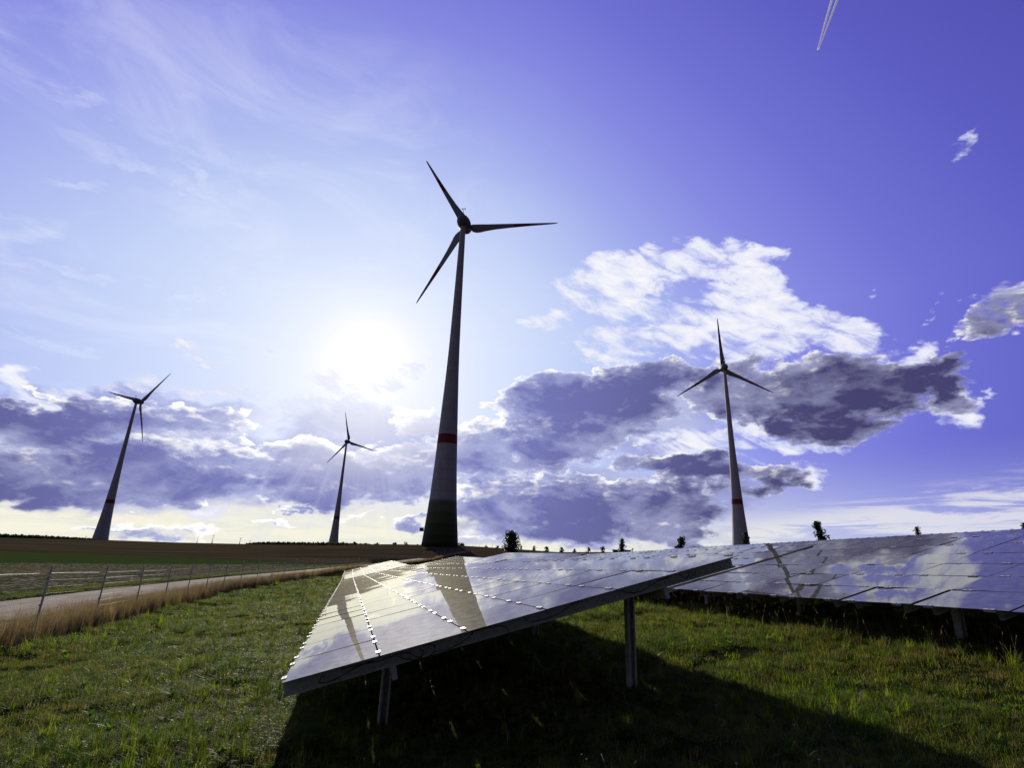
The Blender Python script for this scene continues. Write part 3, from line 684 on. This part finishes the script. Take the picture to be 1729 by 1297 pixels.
def tree(x, y, top, width, label, shape='round', lean=0.0, n=420, seed=0, group='small trees standing along the skyline', zlow=None, name='tree'):
    """top: height of the tip above z=0; stands on the ground at (x, y)."""
    r = random.Random(seed); g = gz(x, y)-0.1; H = top-g
    if zlow is not None: H = max(H, zlow)
    root = empty(name, (x, y, g), label, 'tree', group)
    tr = MB(); cr = MB(); base = 0.16*H if shape != 'bush' else 0.02*H
    lx = lean*H
    def axis(f): return Vector((lx*f*f, 0, H*f))
    tr.tube([axis(f) for f in (0, .12, .3, .5, .7, .88)], [H*.035, H*.026, H*.02, H*.014, H*.009, H*.003], 6)
    nb = 11 if n > 200 else 6
    clumps = []
    for i in range(nb):
        f = base/H+(1-base/H)*(i+0.5)/nb*0.95; a = i*2.4+r.random()
        if shape == 'cone': w_ = (1-f)**0.7*0.95+0.06
        elif shape == 'column': w_ = min(1, (1-f)*3.2)*0.8*(0.75+0.4*r.random())
        else: q_ = (f-base/H)/(1-base/H); w_ = (0.55+0.5*math.sin(min(1, q_*1.1)*math.pi))*(1-q_**3*0.7)*(0.6+0.55*r.random())
        e = axis(f)+Vector((math.cos(a), math.sin(a), 0.25))*width*0.5*w_*0.7
        tr.tube([axis(max(0.05, f-0.10)), (axis(f-0.04)+e)/2, e], [H*.010, H*.007, H*.003], 4)
        clumps.append((e, width*0.34*(0.6+0.6*w_))); clumps.append((axis(f)+Vector((r.uniform(-.2, .2), r.uniform(-.2, .2), 0))*width*w_, width*0.26*(0.5+0.6*w_)))
    for k in range(n):
        c, rad = clumps[r.randrange(len(clumps))]
        v = Vector((r.gauss(0, 1), r.gauss(0, 1), r.gauss(0, 0.75))); v = v.normalized()*rad*(r.random()**0.45)
        p = c+v; s_ = width*(0.05 if n > 900 else 0.105)*(0.6+0.9*r.random()) if n > 200 else width*0.17*(0.6+r.random()*.8)
        a = Vector((r.gauss(0, 1), r.gauss(0, 1), r.gauss(0, 1))).normalized(); b = a.orthogonal().normalized()
        cr.add([p-a*s_, p+b*s_*.55, p+a*s_, p-b*s_*.55], [(0, 1, 2, 3)])
    tr.build('trunk', M_BARK, root, True); cr.build('crown', M_LEAF, root)
    return root
def at(a_, d_): return (d_*math.sin(R(a_)), d_*math.cos(R(a_)))
TREES = [(0.53, 1.98, 5.39, 165, 'round', 0, 2600, 'big dark broad tree with open branches behind the far solar tables'),
 (-16.53, 0.32, 2.98, 430, 'round', 0, 90, 'tiny tree just beyond the foot of the smaller turbine, first after its tower'),
 (-15.45, 0.39, 3.87, 430, 'round', 0, 90, 'tiny flat-crowned tree, second after the smaller turbine tower'),
 (-14.34, 0.32, 2.61, 430, 'round', 0, 90, 'tiny tree midway between the smaller and the tallest turbine'),
 (-13.26, 0.36, 3.07, 430, 'round', 0, 90, 'tiny square-topped tree halfway to the tallest turbine'),
 (-11.47, 0.48, 3.91, 420, 'round', 0, 110, 'tiny two-lobed tree before the neat round one'),
 (-10.35, 0.58, 3.51, 420, 'round', 0, 110, 'tiny round tree on a thin stem left of the tallest tower'),
 (-9.19, 0.45, 2.65, 420, 'bush', 0, 80, 'tiny bush against the edge of the tallest tower foot'),
 (-4.68, 0.49, 3.38, 225, 'bush', 0, 140, 'low bush touching the other side of the tallest tower foot'),
 (-2.14, 0.46, 2.52, 260, 'round', 0, 130, 'small tree on the mound edge beside the tallest tower'),
 (-0.91, 0.56, 2.25, 260, 'cone', 0, 130, 'small pointed tree next to the big dark tree'),
 (1.6, 0.53, 1.51, 280, 'cone', 0, 90, 'very small pointed tree close under the big dark tree'),
 (2.93, 0.63, 2.91, 300, 'round', 0, 130, 'first small round tree after the big dark tree'),
 (4.23, 0.62, 2.91, 300, 'round', 0, 130, 'second small round tree after the big dark tree'),
 (5.77, 0.64, 2.89, 300, 'round', 0, 130, 'third small tree after the big dark tree, twin-headed'),
 (7.11, 0.54, 2.24, 300, 'round', 0, 100, 'fourth and lowest small tree after the big dark tree'),
 (8.55, 0.76, 2.54, 300, 'column', 0, 130, 'fifth small tree after the big dark tree, slim and upright'),
 (10.03, 0.87, 2.65, 280, 'round', 0, 130, 'small bushy tree just before the shed'),
 (11.97, 1.69, 2.63, 210, 'column', 0, 850, 'tall narrow conifer rising above the shed'),
 (13.01, 0.79, 1.42, 230, 'bush', 0, 90, 'tiny bush at the end of the shed roof'),
 (17.6, 2.13, 1.89, 95, 'cone', 0.1, 850, 'small ragged tree leaning over the panel tops, branch out to one side'),
 (23.79, 2.76, 1.25, 80, 'column', 0, 850, 'small dark conifer in front of the foot of the turbine seen from behind'),
 (30.36, 3.69, 1.44, 62, 'cone', -0.16, 850, 'young spruce with its tip bent over, above the third row of panels'),
 (37.31, 3.29, 0.87, 62, 'column', 0, 850, 'stubby young conifer top peeking over the panels'),
 (44.01, 3.62, 0.79, 62, 'column', 0, 850, 'dark conifer top cut by the picture edge above the last panels')]

for i, (a_, e_, wd, d_, shape, lean, n, label) in enumerate(TREES):
    x, y = at(a_, d_); tree(x, y, CAMH+d_*math.tan(R(e_)), wd, label, shape, lean, n, 11+i)
# long low shed among the trees
def shed():
    x, y = at(11.9, 235); g = gz(x, y); top = CAMH+235*math.tan(R(0.62)); h = max(2.8, top-g)
    root = empty('shed', (x, y, top-3.4), 'low flat-roofed shed under the tall skyline tree behind the panels', 'shed')
    m = MB(); m.box(-3.6, 3.6, -2.5, 2.5, -3.0, 2.9); m.build('wall', M_SHED, root)
    m = MB(); m.box(-3.9, 3.9, -2.8, 2.8, 2.903, 3.25); m.build('roof', M_DARKMETAL, root)
    root.rotation_euler.z = R(-8)
M_SHED = mat('shed_wall', lambda t: principled(t, mix(t, noise(t, opos(t), 1.5, 4).ss(0.3, 0.7), (0.10, 0.10, 0.09), (0.16, 0.15, 0.13)), 0.8))
shed()
# hedge far along the crest and the dark wood on the far left: nobody could count their bushes
def treeline(name, a0, a1, d_, e0, e1, n, hmax, seed, kind='stuff', label=None):
    r = random.Random(seed); m = MB()
    for k in range(n):
        f = r.random(); a_ = a0+(a1-a0)*f; x, y = at(a_, d_+r.uniform(-6, 6)); g = gz(x, y)
        h = hmax*(0.45+0.55*(0.5+0.5*math.sin(a_*9.0)*math.sin(a_*23.0+1)))*(1-abs(2*f-1)**6)
        if d_ < 460: h *= e0+(e1-e0)*f
        p = Vector((x, y, g+r.random()**1.3*h)); s_ = 0.55+0.7*r.random()
        a = Vector((r.gauss(0, 1), r.gauss(0, 1), r.gauss(0, .7))).normalized(); b = a.orthogonal().normalized()
        m.add([p-a*s_, p+b*s_*.7, p+a*s_, p-b*s_*.7], [(0, 1, 2, 3)])
    tag(m.build(name, M_LEAF), kind='stuff')
treeline('hedge', -25.3, -12.0, 455, 1.0, 0.75, 2800, 2.3, 3)
treeline('treeline', -44.5, -36.9, 440, 1.0, 0.3, 3000, 2.4, 4)
treeline('hedge', -21.6, -7.6, 168, 1.0, 1.0, 0, 2.0, 5) if False else None
# ---------------------------------------------------------------- grass
def m_grass(t, c0, c1, c2, trans=0.5, tint=(1.5, 1.6, 0.55)):
    p = wpos(t); n = noise(t, p, 0.55, 4, 0.6); n2 = noise(t, vm(t, 'ADD', p, (7, 3, 1)), 3.5, 3, 0.6)
    oi = t.nodes.new('ShaderNodeObjectInfo'); rnd = N(t, oi.outputs['Random'])
    c = mix(t, n.ss(0.38, 0.62), c0, c1); c = mix(t, (rnd*rnd*rnd*1.1 + n2.ss(0.48, 0.72)*0.55).min(1.0), c, c2)
    d = principled(t, c, 0.6, spec=0.10)
    tr = t.nodes.new('ShaderNodeBsdfTranslucent'); plug(t, tr.inputs[0], mix(t, 1.0, c, tint, 'MULTIPLY'))
    m = t.nodes.new('ShaderNodeMixShader'); m.inputs[0].default_value = trans
    t.links.new(d, m.inputs[1]); t.links.new(tr.outputs[0], m.inputs[2]); return m.outputs[0]
M_GRASS = mat('grass_blade', lambda t: m_grass(t, (0.024, 0.058, 0.006), (0.044, 0.068, 0.011), (0.175, 0.215, 0.025)))
M_GRASSDRY = mat('grass_blade_dry', lambda t: m_grass(t, (0.070, 0.070, 0.022), (0.10, 0.080, 0.032), (0.19, 0.165, 0.06)))
M_STRAW = mat('straw', lambda t: m_grass(t, (0.15, 0.12, 0.06), (0.21, 0.17, 0.09), (0.42, 0.35, 0.20), 0.4, (1.1, 1.0, 0.75)))
M_WEED = mat('broad_leaf', lambda t: m_grass(t, (0.05, 0.11, 0.015), (0.07, 0.13, 0.02), (0.10, 0.17, 0.03), 0.5))
M_PETAL = mat('white_petal', lambda t: principled(t, mix(t, noise(t, opos(t), 20.0, 2), (0.7, 0.7, 0.62), (0.85, 0.85, 0.8)), 0.7))
gr = random.Random(5)
def blade(m, x, y, h, w, ang, bend, segs=3, r=gr):
    b = len(m.v); dx, dy = math.cos(ang), math.sin(ang); px, py = -dy, dx
    for i in range(segs+1):
        f = i/segs; ww = w*(1-f**1.6)*0.5+0.0003; ox = bend*f*f*h; zz = h*f*(1-0.35*bend*f)
        m.v.append((x+dx*ox+px*ww, y+dy*ox+py*ww, zz)); m.v.append((x+dx*ox-px*ww, y+dy*ox-py*ww, zz))
    for i in range(segs): q = b+2*i; m.f.append((q, q+1, q+3, q+2))
def tuft(n, rad, h0, h1, w, mat_, bend=(0.2, 1.1)):
    m = MB()
    for k in range(n):
        a = gr.uniform(0, 6.28); r_ = rad*gr.random()**0.6
        blade(m, math.cos(a)*r_, math.sin(a)*r_, gr.uniform(h0, h1), w*gr.uniform(.6, 1.3), gr.uniform(0, 6.28), gr.uniform(*bend))
    return m, [mat_]
def stalk(h, seed):
    m = MB(); r = random.Random(seed); a = r.uniform(0, 6.28); b = r.uniform(.05, .3)
    P_ = [Vector((math.cos(a)*b*h*f*f, math.sin(a)*b*h*f*f, h*f)) for f in (0, .35, .7, .86)]
    m.tube(P_, [.0022, .0018, .0012, .001], 3)
    top = P_[-1]; d = (P_[-1]-P_[-2]).normalized()
    for k in range(16):
        f = k/16; p = top+d*h*0.14*f; an = r.uniform(0, 6.28); s_ = .0045*(1-f*.5)
        q = Vector((math.cos(an)*s_, math.sin(an)*s_, s_*1.4)); m.add([p, p+q+Vector((0, 0, .006)), p+q*1.5, p+q*.5-Vector((0, 0, .003))], [(0, 1, 2, 3)])
    for k in range(3): blade(m, 0, 0, h*r.uniform(.3, .55), .005, r.uniform(0, 6.28), r.uniform(.2, .7))
    return m, [M_STRAW]
def weed(seed):
    m = MB(); r = random.Random(seed)
    for k in range(7):
        a = k*0.9+r.uniform(-.3, .3); blade(m, 0, 0, r.uniform(.09, .17), r.uniform(.03, .045), a, r.uniform(.7, 1.4), 4)
    return m, [M_WEED]
def clover(seed):
    m = MB(); r = random.Random(seed)
    for k in range(26):
        x, y, z = r.gauss(0, .07), r.gauss(0, .07), r.uniform(.03, .09); s_ = r.uniform(.008, .016); a = r.uniform(0, 6.28)
        ca, sa = math.cos(a)*s_, math.sin(a)*s_; t_ = r.uniform(-.5, .5)*s_
        m.add([(x-ca, y-sa, z), (x+sa*.8, y-ca*.8, z+t_), (x+ca, y+sa, z), (x-sa*.8, y+ca*.8, z-t_)], [(0, 1, 2, 3)])
    return m, [M_WEED]
def flower(seed):
    m = MB(); r = random.Random(seed); m.tube([(0, 0, 0), (.01, 0, .12)], .001, 3)
    for k in range(5): a = k*1.257; c = Vector((.01, 0, .12)); e = Vector((math.cos(a), math.sin(a), .3))*.009; m.add([c, c+e+Vector((-e.y, e.x, 0))*.5, c+e*1.5, c+e+Vector((e.y, -e.x, 0))*.5], [(0, 1, 2, 3)])
    return m, [M_PETAL]
def stuff_field(name, kinds, pts, rots, scls, idxs):
    """one object: a cloud of points, each carrying one of the plant kinds"""
    lib = bpy.data.collections.new(name+'_kinds')
    for i, (m, ms) in enumerate(kinds):
        me = bpy.data.meshes.new('%s_kind' % name); me.from_pydata(m.v, [], m.f); me.update()
        for k in ms: me.materials.append(k)
        o = bpy.data.objects.new('%s_kind_%02d' % (name, i), me); lib.objects.link(o)
    me = bpy.data.meshes.new(name); me.vertices.add(len(pts)); me.vertices.foreach_set('co', np.asarray(pts, np.float32).ravel())
    for nm, ty, val in (('rot', 'FLOAT', rots), ('scl', 'FLOAT', scls), ('idx', 'INT', idxs)):
        at_ = me.attributes.new(nm, ty, 'POINT'); at_.data.foreach_set('value', np.asarray(val, np.float32 if ty == 'FLOAT' else np.int32))
    o = link(bpy.data.objects.new(name, me)); tag(o, kind='stuff')
    ng = bpy.data.node_groups.new(name+'_scatter', 'GeometryNodeTree')
    ng.interface.new_socket('Geometry', in_out='INPUT', socket_type='NodeSocketGeometry'); ng.interface.new_socket('Geometry', in_out='OUTPUT', socket_type='NodeSocketGeometry')
    nd = ng.nodes.new; gi, go = nd('NodeGroupInput'), nd('NodeGroupOutput')
    ci = nd('GeometryNodeCollectionInfo'); ci.inputs[0].default_value = lib; ci.inputs['Separate Children'].default_value = True; ci.inputs['Reset Children'].default_value = True
    ip = nd('GeometryNodeInstanceOnPoints'); ip.inputs['Pick Instance'].default_value = True
    def na(nm, ty):
        a = nd('GeometryNodeInputNamedAttribute'); a.data_type = ty; a.inputs[0].default_value = nm; return a.outputs[0]
    cx_ = nd('ShaderNodeCombineXYZ'); ng.links.new(na('rot', 'FLOAT'), cx_.inputs[2])
    er = nd('FunctionNodeEulerToRotation'); ng.links.new(cx_.outputs[0], er.inputs[0])
    ng.links.new(gi.outputs[0], ip.inputs['Points']); ng.links.new(ci.outputs[0], ip.inputs['Instance']); ng.links.new(na('idx', 'INT'), ip.inputs['Instance Index'])
    ng.links.new(er.outputs[0], ip.inputs['Rotation']); ng.links.new(na('scl', 'FLOAT'), ip.inputs['Scale']); ng.links.new(ip.outputs[0], go.inputs[0])
    md = o.modifiers.new('scatter', 'NODES'); md.node_group = ng
    return o
nr = np.random.default_rng(12)
def fence_x(y): return np.interp(y, [p[1] for p in FENCE], [p[0] for p in FENCE])
def patch(x, y, s=1.0):     # slow variation over the meadow
    return 0.5+0.25*np.sin(x*.9*s+1.7*np.sin(y*.6*s))+0.25*np.sin(y*1.3*s+1.1*np.sin(x*.8*s+2))
def meadow():
    kinds = [tuft(36, .11, .04, .11, .006, M_GRASS, (.2, 1.6)), tuft(38, .12, .03, .09, .006, M_GRASS, (.3, 1.7)), tuft(28, .10, .07, .17, .006, M_GRASS), tuft(26, .10, .05, .13, .006, M_GRASSDRY),
             tuft(34, .13, .03, .08, .007, M_GRASS, (.4, 1.8)), tuft(22, .06, .12, .26, .007, M_GRASS), stalk(.42, 1), stalk(.55, 2), stalk(.34, 3), weed(1), weed(2), clover(1), clover(2), flower(1)]
    P_, Rr, S_, I_ = [], [], [], []
    def add(n, d0, d1, scale, w, amin=-56, amax=56):
        a = np.radians(nr.uniform(amin, amax, n)); d = np.sqrt(nr.uniform(d0*d0, d1*d1, n)); x, y = d*np.sin(a), d*np.cos(a)
        keep = x > fence_x(y)+0.15
        pa = patch(x, y); pb = patch(x*1.7+4, y*1.7-3); keep &= nr.random(n) < (0.45+0.75*pa)*np.where(pb < .12, .12, 1)
        x, y, pa = x[keep], y[keep], pa[keep]; z = ground(x, y)-0.005
        n = len(x); idx = nr.choice(len(kinds), n, p=np.array(w)/sum(w))
        dry = (nr.random(n) < np.clip((x-3)/14, 0.05, .62)+np.clip(.42-pa, 0, .35)) & (idx < 5); idx[dry] = 3
        lush = (pa > .8) & (nr.random(n) < .08) & (idx < 5); idx[lush] = 5
        P_.append(np.stack([x, y, z], 1)); Rr.append(nr.uniform(0, 6.28, n)); S_.append(scale*nr.uniform(.7, 1.25, n)*(0.75+0.5*pa)); I_.append(idx)
    W = [11, 11, 5, 7, 12, .5, .12, .08, .12, .35, .3, 2.2, 2.2, .10]
    add(30000, 3.2, 9, 0.78, W); add(36000, 9, 18, 1.15, W); add(30000, 18, 36, 1.6, W); add(14000, 36, 75, 2.4, W, -40, 30)
    # taller, seeding stalks along the foot of the tables
    for u0, r0, r1, n in ((-.2, 5.6, 24, 120), (2.5, 5.8, 12, 70), (9.0, -2, 16, 420), (10.5, -2, 16, 300), (0.5, 4.6, 7, 25)):
        r_ = nr.uniform(r0, r1, n); u_ = u0+nr.normal(0, .55, n); x = r_*RH[0]+u_*UH[0]; y = r_*RH[1]+u_*UH[1]
        P_.append(np.stack([x, y, ground(x, y)], 1)); Rr.append(nr.uniform(0, 6.28, n)); S_.append(nr.uniform(.6, 1.25, n)); I_.append(nr.choice([5, 5, 6, 7, 8], n))
    stuff_field('grass', kinds, np.vstack(P_), np.concatenate(Rr), np.concatenate(S_), np.concatenate(I_))
meadow()
def verge():
    kinds = [tuft(30, .14, .5, .98, .007, M_STRAW, (.05, .4)), stalk(.75, 5), stalk(.9, 6), tuft(22, .12, .25, .5, .008, M_GRASSDRY, (.1, .6)), stalk(.65, 8)]
    c = np.array(spline(FENCE, 12)); P_, S_ = [], []
    seg = np.hypot(*np.diff(c, axis=0).T); s = np.concatenate([[0], np.cumsum(seg)])
    n = 42000; q = nr.uniform(0, s[-1]*.93, n); x = np.interp(q, s, c[:, 0]); y = np.interp(q, s, c[:, 1])
    off = -np.abs(nr.normal(0, 1.0, n))*1.1+0.35
    dens = 0.5+0.5*np.sin(q*.55+np.sin(q*.21)*2); keep = (nr.random(n) < 0.35+0.65*dens) & (y > 6)
    x = x+off; x, y, off, q = x[keep], y[keep], off[keep], q[keep]
    rx = np.interp(y, [p[1] for p in ROAD], [p[0] for p in ROAD]); k2 = x > rx+3.3; x, y, q = x[k2], y[k2], q[k2]
    # and the far side of the track
    m = len(x)
    stuff_field('dry_grass', kinds, np.stack([x, y, ground(x, y)-.02], 1), nr.uniform(0, 6.28, m), nr.uniform(.6, 1.15, m)*np.interp(y, [0, 40, 150], [1, .95, .8]), nr.choice(5, m, p=[.56, .12, .12, .12, .08]))
    n = 9000; y = nr.uniform(12, 130, n)**1.0; rx = np.interp(y, [p[1] for p in ROAD], [p[0] for p in ROAD]); x = rx-3.4-np.abs(nr.normal(0, .8, n))
    kinds = [tuft(26, .2, .10, .25, .012, M_GRASS), tuft(26, .2, .08, .22, .012, M_GRASSDRY)]
    stuff_field('verge_grass', kinds, np.stack([x, y, ground(x, y)-.02], 1), nr.uniform(0, 6.28, n), nr.uniform(.7, 1.4, n), nr.choice(2, n))
verge()
# ---------------------------------------------------------------- airliner and its trail, high up
def m_trail(t):
    n = noise(t, opos(t), 0.004, 4, 0.6)
    d = principled(t, (0.9, 0.9, 0.92), 1.0, spec=0.0); tr = t.nodes.new('ShaderNodeBsdfTranslucent'); tr.inputs[0].default_value = (0.95, 0.95, 0.98, 1)
    m = t.nodes.new('ShaderNodeMixShader'); m.inputs[0].default_value = 0.6; t.links.new(d, m.inputs[1]); t.links.new(tr.outputs[0], m.inputs[2])
    tp = t.nodes.new('ShaderNodeBsdfTransparent'); m2 = t.nodes.new('ShaderNodeMixShader'); plug(t, m2.inputs[0], n.ss(0.25, 0.6, 0.55, 0.95))
    t.links.new(tp.outputs[0], m2.inputs[1]); t.links.new(m.outputs[0], m2.inputs[2]); return m2.outputs[0]
M_TRAIL = mat('ice_trail', m_trail)
M_PLANE = mat('aircraft_skin', lambda t: principled(t, mix(t, noise(t, opos(t), 0.5, 2), (0.6, 0.6, 0.62), (0.7, 0.7, 0.72)), 0.35, 0.2))
def plane():
    a = azel(36.73, 44.8, 13500)+Vector((0, 0, CAMH)); up_ = a.z
    e1 = azel(39.4, 47.9); e1 = e1*(up_/e1.z); d = (a-e1).normalized(); side = d.cross(Vector((0, 0, 1))).normalized()
    M = Matrix((side, d, side.cross(d))).transposed().to_4x4(); M.translation = a
    root = empty('airliner', label='tiny white airliner at the head of the vapour trail, high in the deep blue', cat='aircraft', matrix=M)
    m = MB(); m.tube([(0, 32, 0), (0, 29, 0), (0, 22, 0), (0, -18, 0), (0, -32, 1.5)], [.3, 2, 3, 3, .6], 8); m.build('fuselage', M_PLANE, root, True)
    for s_ in (-1, 1):
        m = MB(); m.add([(s_*2, 8, -1), (s_*2, -3, -1), (s_*30, -13, 1), (s_*30, -9.5, 1), (s_*2, 8, -.3), (s_*2, -3, -.3), (s_*30, -13, 1.3), (s_*30, -9.5, 1.3)], [(0, 1, 2, 3), (7, 6, 5, 4), (0, 3, 7, 4), (1, 5, 6, 2), (3, 2, 6, 7), (0, 4, 5, 1)]); m.build('wing', M_PLANE, root)
        m = MB(); m.add([(s_*1, -25, 1), (s_*1, -30, 1), (s_*10, -33, 1.5), (s_*10, -31, 1.5), (s_*1, -25, 1.5), (s_*1, -30, 1.5), (s_*10, -33, 1.8), (s_*10, -31, 1.8)], [(0, 1, 2, 3), (7, 6, 5, 4), (0, 3, 7, 4), (1, 5, 6, 2), (3, 2, 6, 7), (0, 4, 5, 1)]); m.build('tailplane', M_PLANE, root)
    t = empty('contrail', label='double white vapour trail widening from the airliner towards the top edge', cat='vapour trail', matrix=M)
    for s_ in (-1, 1):
        m = MB(); L = (a-e1).length*1.9
        P_ = [(s_*(12+f*70), -40-L*f, 3*math.sin(f*9)) for f in [i/24 for i in range(25)]]
        m.tube(P_, [6+24*(i/24)**.8 for i in range(25)], 8); m.build('trail', M_TRAIL, t, True)
plane()
